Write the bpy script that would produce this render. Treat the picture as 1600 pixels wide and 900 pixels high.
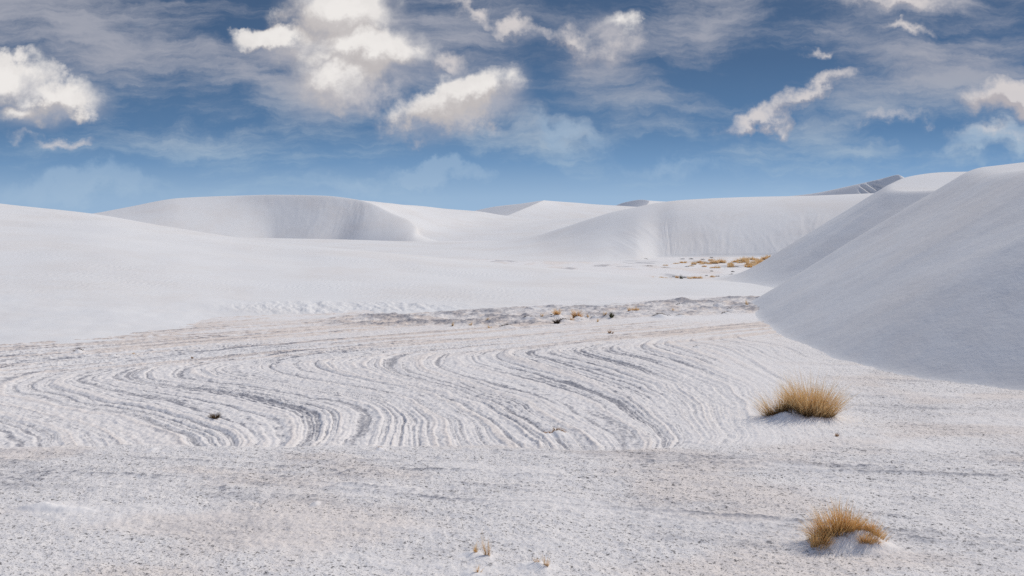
import bpy, math, random
import numpy as np

for o in list(bpy.data.objects):
    bpy.data.objects.remove(o)
SC = bpy.context.scene
COL = SC.collection
R = math.radians

# ------------------------------------------------------------------ camera
EYE = 2.5            # metres above the crust
FPX = 1556.0         # focal length in pixels of the 1600 px wide photograph
HOR = 340.0          # row of the horizon
cam = bpy.data.cameras.new("camera")
cam.sensor_width = 36.0
cam.lens = 36.0 * FPX / 1600.0
cam.shift_y = -(450.0 - HOR) / 1600.0
cam.clip_end = 6000.0
cam.clip_start = 0.05
cam_o = bpy.data.objects.new("camera", cam)
cam_o.location = (0, 0, EYE)
cam_o.rotation_euler = (R(90), 0, 0)
COL.objects.link(cam_o)
SC.camera = cam_o

# ------------------------------------------------------------------ sun, exposure
SUN_EL = R(43.5)
SUN_H = (0.80, 0.60)                    # horizontal direction towards the sun (right and behind the dunes)
_l = math.hypot(*SUN_H)
SUN_DIR = (SUN_H[0] / _l * math.cos(SUN_EL), SUN_H[1] / _l * math.cos(SUN_EL), math.sin(SUN_EL))
sun = bpy.data.lights.new("sun", 'SUN')
sun.energy = 3.15
sun.angle = R(0.53)
sun.color = (1.0, 0.947, 0.872)
sun_o = bpy.data.objects.new("sun", sun)
from mathutils import Vector
sun_o.rotation_euler = Vector(SUN_DIR).to_track_quat('Z', 'Y').to_euler()
sun_o.location = (60, 45, 60)
COL.objects.link(sun_o)
SC.view_settings.view_transform = 'Standard'
SC.view_settings.look = 'None'
SC.view_settings.exposure = 0.0
SC.view_settings.gamma = 1.0
SC.view_settings.use_curve_mapping = False
SC.cycles.use_denoising = False
SC.cycles.max_bounces = 6
SC.cycles.diffuse_bounces = 4

# ------------------------------------------------------------------ node helpers
class NT:
    def __init__(self, nt):
        self.nt = nt
        nt.nodes.clear()
    def n(self, typ, **kw):
        nd = self.nt.nodes.new(typ)
        for k, v in kw.items():
            setattr(nd, k, v)
        return nd
    def put(self, sock, v):
        if isinstance(v, bpy.types.NodeSocket):
            self.nt.links.new(v, sock)
        elif v is not None:
            try:
                sock.default_value = v
            except Exception:
                sock.default_value = tuple(v) + (1.0,)
    def m(self, op, a, b=None, c=None, clamp=False):
        nd = self.n('ShaderNodeMath', operation=op, use_clamp=clamp)
        for i, v in enumerate((a, b, c)):
            if v is not None:
                self.put(nd.inputs[i], v)
        return nd.outputs[0]
    def vm(self, op, a, b=None, scale=None):
        nd = self.n('ShaderNodeVectorMath', operation=op)
        self.put(nd.inputs[0], a)
        if b is not None: self.put(nd.inputs[1], b)
        if scale is not None: self.put(nd.inputs['Scale'], scale)
        return nd.outputs[0]
    def xyz(self, x, y, z=0.0):
        nd = self.n('ShaderNodeCombineXYZ')
        for i, v in enumerate((x, y, z)): self.put(nd.inputs[i], v)
        return nd.outputs[0]
    def mix(self, f, a, b, blend='MIX'):
        nd = self.n('ShaderNodeMix', data_type='RGBA', blend_type=blend)
        nd.clamp_factor = True
        self.put(nd.inputs[0], f); self.put(nd.inputs[6], a); self.put(nd.inputs[7], b)
        return nd.outputs[2]
    def noise(self, vec, scale, detail=4.0, rough=0.5, dist=0.0, color=False, lac=2.0):
        nd = self.n('ShaderNodeTexNoise')
        self.put(nd.inputs['Vector'], vec); self.put(nd.inputs['Scale'], scale)
        nd.inputs['Detail'].default_value = detail; nd.inputs['Roughness'].default_value = rough
        nd.inputs['Distortion'].default_value = dist; nd.inputs['Lacunarity'].default_value = lac
        return nd.outputs['Color'] if color else nd.outputs[0]
    def mapping(self, vec, loc=(0, 0, 0), rot=(0, 0, 0), sc=(1, 1, 1), typ='POINT'):
        nd = self.n('ShaderNodeMapping', vector_type=typ)
        self.put(nd.inputs[0], vec)
        nd.inputs['Location'].default_value = loc; nd.inputs['Rotation'].default_value = rot; nd.inputs['Scale'].default_value = sc
        return nd.outputs[0]
    def sstep(self, v, lo, hi, olo=0.0, ohi=1.0):
        nd = self.n('ShaderNodeMapRange', interpolation_type='SMOOTHSTEP')
        self.put(nd.inputs[0], v)
        for i, x in zip((1, 2, 3, 4), (lo, hi, olo, ohi)): self.put(nd.inputs[i], x)
        return nd.outputs[0]
    def lin(self, v, lo, hi, olo=0.0, ohi=1.0):
        nd = self.n('ShaderNodeMapRange')
        self.put(nd.inputs[0], v)
        for i, x in zip((1, 2, 3, 4), (lo, hi, olo, ohi)): self.put(nd.inputs[i], x)
        return nd.outputs[0]
    def bump(self, h, strength, dist, normal=None):
        nd = self.n('ShaderNodeBump')
        self.put(nd.inputs['Strength'], strength); self.put(nd.inputs['Distance'], dist)
        self.put(nd.inputs['Height'], h)
        if normal is not None: self.put(nd.inputs['Normal'], normal)
        return nd.outputs[0]

# ------------------------------------------------------------------ world: daylight sky with cirrus and cumulus
def build_world():
    w = bpy.data.worlds.new("World")
    SC.world = w
    w.use_nodes = True
    T = NT(w.node_tree)
    d = T.n('ShaderNodeTexCoord').outputs['Generated']
    sep = T.n('ShaderNodeSeparateXYZ'); T.put(sep.inputs[0], d)
    x, y, z = sep.outputs
    ys = T.m('MAXIMUM', T.m('ABSOLUTE', y), 0.22)
    u = T.m('DIVIDE', x, ys)
    v = T.m('DIVIDE', z, ys)
    P = T.xyz(u, v, 0.0)

    sky = T.n('ShaderNodeTexSky', sky_type='NISHITA')
    sky.sun_disc = False
    sky.sun_elevation = SUN_EL
    sky.sun_rotation = math.atan2(SUN_H[0], SUN_H[1])
    sky.altitude = 1200.0
    sky.air_density = 1.0
    sky.dust_density = 0.15
    sky.ozone_density = 2.2
    # air of the high desert: the model's own brightness, its pale low band deepened by a colour ramp
    lum = T.n('ShaderNodeRGBToBW'); T.put(lum.inputs[0], sky.outputs[0])
    k = T.m('POWER', T.m('MULTIPLY', lum.outputs[0], SKY_REF), 0.30)
    deep = T.n('ShaderNodeValToRGB')
    T.put(deep.inputs[0], T.lin(v, -0.05, 0.35))
    cr = deep.color_ramp
    while len(cr.elements) < len(SKY_STOPS): cr.elements.new(0.5)
    for e, (p, c) in zip(cr.elements, SKY_STOPS):
        e.position = (p + 0.05) / 0.40; e.color = (*c, 1)
    skyc = T.vm('SCALE', deep.outputs[0], scale=k)

    def U(px): return (px - 800.0) / FPX
    def V(py): return (HOR - py) / FPX

    # ---- warped coordinates shared by the cumulus
    w1 = T.noise(P, 9.0, 3.0, 0.55, color=True)
    w2 = T.noise(P, 34.0, 5.0, 0.62, color=True)
    wv = T.vm('ADD', T.vm('SCALE', T.vm('SUBTRACT', w1, (0.5, 0.5, 0.5)), scale=0.085),
              T.vm('SCALE', T.vm('SUBTRACT', w2, (0.5, 0.5, 0.5)), scale=0.045))
    Pw = T.vm('ADD', P, wv)

    def blobs(lst, Pv):
        out = None
        for (px, py, rx, ry, rot, amp) in lst:
            mp = T.mapping(Pv, (U(px), V(py), 0), (0, 0, R(rot)), (rx / FPX, ry / FPX, 1.0), 'TEXTURE')
            g = T.n('ShaderNodeTexGradient', gradient_type='SPHERICAL'); T.put(g.inputs[0], mp)
            s = T.m('MULTIPLY', g.outputs['Fac'], amp)
            out = s if out is None else T.m('SMOOTH_MAX', out, s, 0.08)
        return out

    # ---- cirrus veils
    cir_mask = blobs(CIRRUS, T.vm('ADD', P, T.vm('SCALE', wv, scale=1.0)))
    Pr = T.mapping(T.vm('ADD', P, T.vm('SCALE', wv, scale=0.6)), rot=(0, 0, R(18)), sc=(1.0, 3.6, 1.0))
    c1 = T.noise(Pr, 8.0, 10.0, 0.66, 0.15)
    Pr2 = T.mapping(T.vm('ADD', P, T.vm('SCALE', wv, scale=0.35)), rot=(0, 0, R(20)), sc=(0.8, 5.0, 1.0))
    c2 = T.noise(Pr2, 7.0, 10.0, 0.66, 0.15)
    left = T.sstep(u, -0.05, 0.15)
    Pr3 = T.mapping(T.vm('ADD', P, T.vm('SCALE', wv, scale=0.35)), rot=(0, 0, R(-16)), sc=(0.8, 4.2, 1.0))
    c3 = T.noise(Pr3, 7.0, 10.0, 0.66, 0.15)
    nm = T.n('ShaderNodeMix', data_type='FLOAT'); T.put(nm.inputs[0], left); T.put(nm.inputs[2], c2); T.put(nm.inputs[3], c3)
    cn = T.m('ADD', T.m('MULTIPLY', c1, 0.35), T.m('MULTIPLY', nm.outputs[0], 0.65))
    base = T.m('MULTIPLY_ADD', cir_mask, 0.62, T.m('MULTIPLY_ADD', T.m('SUBTRACT', cn, 0.5), 2.2, 0.5))
    ca = T.sstep(base, 0.50, 1.18)
    ca = T.m('MULTIPLY', ca, T.sstep(v, -0.02, 0.08, 0.35, 0.84))
    circ = T.mix(T.sstep(v, 0.0, 0.16), (0.40, 0.55, 0.68), CIRRUS_COL)
    col = T.mix(ca, skyc, circ)

    # ---- low pale cloud banks near the horizon
    lo = blobs(LOWBANK, Pw)
    la = T.m('MULTIPLY', T.sstep(T.m('ADD', lo, T.m('MULTIPLY', T.m('SUBTRACT', T.noise(Pw, 22.0, 6.0, 0.6), 0.5), 0.8)), 0.12, 0.70), 0.46)
    col = T.mix(la, col, (0.385, 0.515, 0.665))

    # ---- cumulus
    def dens(lst, off, namp=1.2, det=9.0):
        Pp = T.vm('ADD', Pw, (off[0], off[1], 0.0)) if off else Pw
        b = blobs(lst, Pp)
        n = T.noise(T.vm('ADD', P, (off[0], off[1], 0.0)) if off else P, 24.0, det, 0.66, 0.2)
        return T.m('ADD', b, T.m('MULTIPLY', T.m('MULTIPLY', T.m('SUBTRACT', n, 0.5), namp), T.sstep(b, 0.0, 0.22)))
    # thin, dimmer tufts first, then the solid ones
    e0 = dens(SOFTCUM, None, 1.7)
    es = dens(SOFTCUM, (0.008, 0.012), 1.0, 4.0)
    ea = T.m('MULTIPLY', T.sstep(e0, 0.02, 1.05), 0.85)
    ec = T.mix(T.sstep(T.m('SUBTRACT', e0, es), -0.25, 0.30), (0.50, 0.46, 0.47), (0.72, 0.67, 0.655))
    col = T.mix(ea, col, ec)
    d0 = dens(CUMULUS, None)
    s0 = dens(CUMULUS, None, 1.1, 5.0)
    s1 = dens(CUMULUS, (0.011, 0.020), 1.1, 5.0)
    soft = T.sstep(T.noise(P, 13.0, 3, 0.5), 0.40, 0.66)
    halo = T.m('MULTIPLY', T.sstep(T.m('MULTIPLY_ADD', T.m('SUBTRACT', T.noise(P, 15.0, 9, 0.65), 0.5), 0.8, blobs([(a, b + 10, c * 1.25, e * 1.35, r, g * 0.8) for a, b, c, e, r, g in CUMULUS[:13]], P)), 0.10, 0.95), 0.62)
    col = T.mix(halo, col, (0.50, 0.49, 0.53))
    al = T.sstep(d0, 0.06, T.m('MULTIPLY_ADD', soft, 0.85, 0.58))
    al = T.m('MULTIPLY', al, 0.97)
    lf = T.sstep(T.m('SUBTRACT', s0, s1), -0.42, 0.40)
    core = T.sstep(d0, 0.35, 1.5)
    fine = T.m('SUBTRACT', T.noise(Pw, 40.0, 8, 0.65), 0.5)
    sh = T.m('ADD', T.m('MULTIPLY', lf, 0.80), T.m('ADD', T.m('MULTIPLY', core, 0.22), T.m('MULTIPLY', fine, 0.55)), clamp=True)
    cc = T.mix(sh, CUM_DARK, CUM_LIT)
    col = T.mix(al, col, cc)

    # unseen broken bright cloud, added overhead and behind the viewer to fill the shade
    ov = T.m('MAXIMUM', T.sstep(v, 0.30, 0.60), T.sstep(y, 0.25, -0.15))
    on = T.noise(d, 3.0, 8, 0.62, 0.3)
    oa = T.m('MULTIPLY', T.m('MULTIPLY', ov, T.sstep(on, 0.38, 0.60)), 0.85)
    col = T.mix(oa, col, OVER_FILL_COL)
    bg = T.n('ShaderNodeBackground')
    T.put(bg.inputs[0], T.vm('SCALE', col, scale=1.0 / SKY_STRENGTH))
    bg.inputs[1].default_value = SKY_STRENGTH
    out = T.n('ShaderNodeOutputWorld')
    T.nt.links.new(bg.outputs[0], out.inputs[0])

SKY_STRENGTH = 0.10
SKY_REF = 0.2
SKY_STOPS = [(-0.05, (0.30, 0.44, 0.62)), (0.02, (0.265, 0.395, 0.56)), (0.055, (0.15, 0.275, 0.46)), (0.09, (0.095, 0.195, 0.36)), (0.16, (0.070, 0.14, 0.27)), (0.22, (0.066, 0.125, 0.24)), (0.35, (0.06, 0.12, 0.25))]
OVER_FILL_COL = (0.44, 0.54, 0.78)
CIRRUS_COL = (0.40, 0.41, 0.47)
CUM_DARK = (0.52, 0.49, 0.49)
CUM_LIT = (0.86, 0.83, 0.805)
#  px, py, rx, ry, rotation, strength  (directions in the sky, degrees across the photograph's field)
CUMULUS = [
    (535, 15, 105, 70, 0, 1.6), (560, 80, 140, 58, -4, 1.5), (455, 68, 95, 28, 4, 1.25), (520, 125, 100, 55, 4, 1.3), (635, 76, 60, 20, -8, 0.85), (500, 100, 70, 50, 0, 1.1),
    (15, 118, 95, 45, -6, 1.35), (90, 145, 98, 38, -10, 1.25), (45, 168, 90, 26, -4, 0.95),
    (745, 145, 100, 44, 14, 1.3), (690, 172, 100, 46, 8, 1.05), (800, 120, 42, 32, 40, 1.05),
    (955, 32, 38, 24, 0, 0.85),
]
SOFTCUM = [
    (745, 22, 60, 16, -14, 0.95), (810, 42, 55, 20, -16, 1.05),
    (890, 50, 50, 28, 15, 0.9), (940, 78, 70, 50, -25, 0.7), (692, 100, 42, 22, 0, 0.8),
    (1270, 148, 95, 22, 22, 1.0), (1185, 185, 95, 22, 12, 1.0), (1230, 165, 60, 16, 24, 0.6), (1590, 160, 105, 48, 6, 1.9),
    (1415, 55, 60, 14, -4, 0.9), (1265, 87, 22, 11, 0, 0.75), (1420, 5, 130, 20, 4, 0.9), (1410, 190, 80, 20, 0, 0.65), (90, 215, 100, 14, -10, 0.6), (1560, 215, 90, 22, 6, 0.6),
    (690, 190, 120, 40, 4, 0.7), (560, 150, 110, 34, -6, 0.7),
]
CIRRUS = [
    (120, 40, 420, 120, -14, 1.0), (400, 130, 330, 70, -20, 0.9), (720, 60, 240, 130, 0, 0.75), (930, 90, 120, 110, -30, 0.75),
    (1110, 30, 200, 80, 20, 0.95), (850, 215, 200, 55, -8, 0.8), (1450, 130, 340, 110, 12, 0.85), (1560, 225, 170, 40, 8, 0.9), (1300, 245, 500, 40, 4, 0.45),
    (1440, 10, 260, 60, 4, 0.9), (1000, 160, 240, 70, -12, 0.45), (250, 215, 420, 60, -8, 0.42),
]
LOWBANK = [(680, 268, 105, 30, 0, 1.25), (120, 288, 190, 34, 0, 0.9), (1560, 225, 120, 26, 8, 0.9), (560, 290, 160, 26, 0, 0.6), (880, 205, 110, 30, -10, 0.7), (1060, 262, 200, 26, 0, 0.5)]
build_world()

# ------------------------------------------------------------------ numeric noise
_rng = np.random.default_rng(7)
_perm = _rng.permutation(4096).astype(np.int64)
_g = _rng.uniform(0, 2 * np.pi, 4096)
_gx, _gy = np.cos(_g), np.sin(_g)
def perlin(x, y, seed=0):
    x = np.asarray(x, float) + seed * 17.31; y = np.asarray(y, float) - seed * 9.77
    xi = np.floor(x).astype(np.int64); yi = np.floor(y).astype(np.int64)
    xf = x - xi; yf = y - yi
    uu = xf * xf * xf * (xf * (xf * 6 - 15) + 10); vv = yf * yf * yf * (yf * (yf * 6 - 15) + 10)
    def gr(ix, iy, dx, dy):
        h = _perm[(ix + _perm[iy & 4095]) & 4095]
        return _gx[h] * dx + _gy[h] * dy
    a = gr(xi, yi, xf, yf); b = gr(xi + 1, yi, xf - 1, yf); c = gr(xi, yi + 1, xf, yf - 1); e = gr(xi + 1, yi + 1, xf - 1, yf - 1)
    return ((a + uu * (b - a)) * (1 - vv) + (c + uu * (e - c)) * vv) * 1.41
def fbm(x, y, octv=4, gain=0.5, seed=0):
    s = 0; a = 1.0; f = 1.0
    for i in range(octv):
        s = s + a * perlin(x * f, y * f, seed + i * 3.1); a *= gain; f *= 2.03
    return s
def sst(x, a, b):
    t = np.clip((np.asarray(x, float) - a) / (b - a), 0, 1)
    return t * t * (3 - 2 * t)
def pchip(P, n):
    P = np.asarray(P, float); K = len(P)
    dl = np.diff(P, axis=0); m = np.zeros_like(P)
    m[1:-1] = np.where(dl[1:] * dl[:-1] > 0, 2 * dl[1:] * dl[:-1] / (dl[1:] + dl[:-1] + 1e-12 * np.sign(dl[1:] + dl[:-1] + 1e-30)), 0)
    m[0] = dl[0]; m[-1] = dl[-1]
    t = np.linspace(0, K - 1, n); i = np.minimum(t.astype(int), K - 2); f = (t - i)[:, None]
    h00 = 2 * f**3 - 3 * f**2 + 1; h10 = f**3 - 2 * f**2 + f; h01 = -2 * f**3 + 3 * f**2; h11 = f**3 - f**2
    return h00 * P[i] + h10 * m[i] + h01 * P[i + 1] + h11 * m[i + 1]
def W(px, py, D):          # a point D metres ahead, seen at that place of the photograph
    return ((px - 800.0) / FPX * D, D, EYE - (py - HOR) / FPX * D)
def G(px, py, z=0.0):      # the point of the level z there
    return W(px, py, (EYE - z) * FPX / (py - HOR))

def tag(o, label=None, cat=None, group=None, kind=None):
    if label: o['label'] = label
    if cat: o['category'] = cat
    if group: o['group'] = group
    if kind: o['kind'] = kind
    return o
def grid_object(name, V, nr, nc, mat, attr=None, wrap=False):
    """V: (nr*nc, 3) row-major grid of vertices -> one mesh object"""
    me = bpy.data.meshes.new(name)
    r = np.arange(nr - 1)[:, None]
    c = np.arange(nc if wrap else nc - 1)[None, :]
    c2 = (c + 1) % nc
    F = np.stack([r * nc + c, r * nc + c2, (r + 1) * nc + c2, (r + 1) * nc + c], -1).reshape(-1, 4).astype(np.int32)
    me.vertices.add(len(V)); me.vertices.foreach_set('co', np.ascontiguousarray(V, np.float32).ravel())
    me.loops.add(F.size); me.loops.foreach_set('vertex_index', F.ravel())
    me.polygons.add(len(F))
    me.polygons.foreach_set('loop_start', np.arange(0, F.size, 4, dtype=np.int32))
    me.polygons.foreach_set('loop_total', np.full(len(F), 4, np.int32))
    me.polygons.foreach_set('use_smooth', np.ones(len(F), bool))
    me.update(calc_edges=True)
    if attr is not None:
        a = me.color_attributes.new('crust', 'FLOAT_COLOR', 'POINT')
        a.data.foreach_set('color', np.ascontiguousarray(attr, np.float32).ravel())
    me.materials.append(mat)
    o = bpy.data.objects.new(name, me)
    COL.objects.link(o)
    return o

# ------------------------------------------------------------------ materials
def principled(T, color, rough, normal=None, spec=0.2):
    b = T.n('ShaderNodeBsdfDiffuse')
    T.put(b.inputs['Color'], color); b.inputs['Roughness'].default_value = 0.0
    if normal is not None: T.put(b.inputs['Normal'], normal)
    o = T.n('ShaderNodeOutputMaterial')
    T.nt.links.new(b.outputs[0], o.inputs[0])
    return b
SAND = (0.705, 0.688, 0.667)
def mat_sand(name, ripple=0.0, ripple_scale=8.0, ripple_rot=70.0, streak=0.0, grain=1.0, color=SAND, warm=(0.68, 0.645, 0.61)):
    m = bpy.data.materials.new(name); m.use_nodes = True
    T = NT(m.node_tree)
    p = T.n('ShaderNodeTexCoord').outputs['Object']
    big = T.noise(p, 0.22, 4, 0.55)
    med = T.noise(p, 1.7, 5, 0.6)
    c = T.mix(T.sstep(T.m('ADD', T.m('MULTIPLY', big, 0.7), T.m('MULTIPLY', med, 0.3)), 0.40, 0.70), color, warm)
    fine = T.noise(p, 38.0, 4, 0.7)
    c = T.mix(T.m('MULTIPLY', T.sstep(fine, 0.62, 0.80), 0.35 * grain), c, (0.52, 0.51, 0.50))
    nrm = T.bump(T.noise(p, 11.0, 3, 0.55), 0.07 * grain, 0.03)
    nrm = T.bump(T.noise(p, 2.6, 4, 0.6), 0.12, 0.05, nrm)
    if ripple > 0:
        q = T.mapping(p, rot=(0, 0, R(ripple_rot)))
        q = T.vm('ADD', q, T.vm('SCALE', T.vm('SUBTRACT', T.noise(p, 0.8, 4, 0.6, color=True), (0.5, 0.5, 0.5)), scale=1.1))
        wv = T.n('ShaderNodeTexWave', wave_type='BANDS', bands_direction='X', wave_profile='SIN')
        T.put(wv.inputs['Vector'], q); wv.inputs['Scale'].default_value = ripple_scale
        wv.inputs['Distortion'].default_value = 2.2; wv.inputs['Detail'].default_value = 3.0; wv.inputs['Detail Scale'].default_value = 0.8
        msk = T.sstep(T.noise(p, 0.12, 3, 0.55), 0.42, 0.60)
        sx = T.n('ShaderNodeSeparateXYZ'); T.put(sx.inputs[0], p)
        msk = T.m('MULTIPLY', msk, T.sstep(sx.outputs[1], 24.0, 31.0))
        msk = T.m('MULTIPLY', msk, T.m('SUBTRACT', 1.0, T.sstep(sx.outputs[0], -1.0, 3.5)))
        h = T.m('MULTIPLY', wv.outputs['Fac'], msk)
        nrm = T.bump(h, ripple, 0.02, nrm)
    if streak > 0:
        q = T.mapping(p, sc=(1.0, 0.13, 0.13))
        h = T.noise(q, 2.2, 6, 0.66, 0.5)
        nrm = T.bump(h, streak, 0.35, nrm)
    principled(T, c, 0.95, nrm, 0.12)
    return m
def mat_ground():
    m = bpy.data.materials.new("gypsum_crust"); m.use_nodes = True
    T = NT(m.node_tree)
    p = T.n('ShaderNodeTexCoord').outputs['Object']
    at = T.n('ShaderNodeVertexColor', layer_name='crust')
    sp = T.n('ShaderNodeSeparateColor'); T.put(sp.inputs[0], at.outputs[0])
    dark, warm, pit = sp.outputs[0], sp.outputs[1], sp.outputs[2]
    n1 = T.noise(p, 7.0, 6, 0.68)
    n2 = T.noise(p, 30.0, 5, 0.7)
    col = T.mix(warm, (0.74, 0.71, 0.683), (0.69, 0.595, 0.52))
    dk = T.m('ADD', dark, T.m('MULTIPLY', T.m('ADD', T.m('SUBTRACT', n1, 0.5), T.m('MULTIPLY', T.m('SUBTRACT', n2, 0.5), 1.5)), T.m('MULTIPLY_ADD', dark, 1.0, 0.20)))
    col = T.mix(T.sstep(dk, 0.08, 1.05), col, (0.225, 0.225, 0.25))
    # small dark crumbs of the crust, and shadow painted into its pits
    q = T.mapping(p, sc=(1.0, 1.0, 1.0))
    s1 = T.sstep(T.noise(q, 30.0, 4, 0.64), 0.585, 0.635)
    s2 = T.sstep(T.noise(q, 70.0, 3, 0.6), 0.575, 0.65)
    sm = T.m('MULTIPLY', T.m('MAXIMUM', s1, T.m('MULTIPLY', s2, 0.8)), pit)
    col = T.mix(T.m('MULTIPLY', sm, 0.92), col, (0.15, 0.14, 0.135))
    h = T.m('ADD', T.m('MULTIPLY', n2, 0.6), T.m('MULTIPLY', n1, 0.9))
    h = T.m('SUBTRACT', h, T.m('MULTIPLY', sm, 0.8))
    nrm = T.bump(h, T.m('MULTIPLY_ADD', pit, 0.30, 0.15), 0.03)
    principled(T, col, 0.95, nrm, 0.12)
    return m

# ------------------------------------------------------------------ the furrowed flat
CURVES = [
    (-6.6, [(-100, 615), (0, 640), (75, 660), (120, 680), (125, 697)]),
    (-5.7, [(27, 600), (27, 615), (89, 633), (178, 651), (249, 669), (289, 691), (307, 703), (100, 577), (300, 553), (600, 527), (900, 508)]),
    (-5.0, [(122, 589), (151, 602), (249, 624), (338, 647), (400, 669), (413, 691), (200, 572), (350, 557), (600, 532), (900, 512), (1080, 498)]),
    (-4.2, [(240, 578), (267, 596), (355, 606), (444, 624), (507, 638), (515, 655), (493, 687), (471, 703), (300, 565), (420, 553), (650, 534), (900, 517), (1090, 502)]),
    (-2.6, [(400, 567), (440, 585), (500, 600), (575, 607), (654, 622), (700, 655), (724, 703), (470, 555), (650, 540), (850, 524), (1050, 510)]),
    (-1.2, [(580, 564), (600, 585), (640, 600), (700, 620), (760, 645), (800, 670), (830, 703), (640, 548), (780, 535), (950, 520), (1080, 509)]),
    (-0.3, [(668, 561), (690, 580), (750, 597), (830, 625), (880, 655), (930, 690), (945, 706), (730, 546), (850, 535), (1000, 520), (1100, 511)]),
    (1.0, [(818, 551), (860, 562), (940, 590), (1010, 620), (1050, 650), (1080, 690), (870, 540), (980, 527), (1080, 516)]),
    (2.1, [(950, 540), (975, 556), (1050, 580), (1110, 605), (1140, 650), (1150, 705), (1000, 528), (1080, 518)]),
    (3.1, [(1055, 527), (1065, 545), (1110, 560), (1170, 590), (1090, 518)]),
    (4.0, [(1135, 518), (1150, 540), (1195, 562)]),
]
_cp = np.array([(G(px, py)[0], G(px, py)[1], f) for f, l in CURVES for px, py in l])
def _tps(r2): return 0.5 * r2 * np.log(r2 + 1e-9)
_n = len(_cp)
_d2 = (_cp[:, None, 0] - _cp[None, :, 0])**2 + (_cp[:, None, 1] - _cp[None, :, 1])**2
_A = np.zeros((_n + 3, _n + 3)); _A[:_n, :_n] = _tps(_d2) + 0.35 * np.eye(_n)
_A[:_n, _n] = 1; _A[:_n, _n + 1:] = _cp[:, :2]; _A[_n:, :_n] = _A[:_n, _n:].T
_w = np.linalg.solve(_A, np.concatenate([_cp[:, 2], np.zeros(3)]))
def phi(x, y):
    out = np.empty(len(x))
    for s in range(0, len(x), 100000):
        X = x[s:s + 100000]; Y = y[s:s + 100000]
        r2 = (X[:, None] - _cp[None, :, 0])**2 + (Y[:, None] - _cp[None, :, 1])**2
        out[s:s + 100000] = _tps(r2) @ _w[:_n] + _w[_n] + _w[_n + 1] * X + _w[_n + 2] * Y
    return out

ZONES = []          # paler (-) and greyer (+) furrows: lit and shaded sides painted into the crust
for px, py, rx, ry, am in ((590, 660, 1.3, 1.5, -0.55), (300, 688, 1.3, 0.5, -0.5), (100, 600, 1.2, 0.7, -0.35), (640, 562, 1.4, 1.2, -0.45), (980, 535, 1.6, 1.0, -0.45), (420, 575, 1.2, 0.8, -0.3),
                           (330, 622, 1.9, 1.2, 0.40), (760, 600, 1.5, 1.3, 0.42), (920, 612, 1.3, 1.6, 0.30), (1060, 575, 1.3, 1.6, 0.40), (470, 640, 0.8, 0.9, 0.25), (180, 655, 1.1, 0.7, 0.35), (850, 690, 1.6, 0.6, -0.35)):
    ZONES.append((G(px, py)[0], G(px, py)[1], rx, ry, am))
STEP_Y = 10.55      # far edge of the trodden near shelf
def shelf(x, y):
    e = STEP_Y + 0.22 * perlin(x * 0.4, x * 0 + 3.3, 5) + 0.07 * perlin(x * 2.1, x * 0 + 1.3, 6) + 0.04 * perlin(x * 9, y * 3, 7)
    wdt = 0.25 + 3.0 * sst(x, 1.2, 4.0)
    return 0.055 * (1 - sst(y, e - 0.05, e + wdt)) * (1 - 0.6 * sst(x, 3.0, 6.0))

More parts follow.
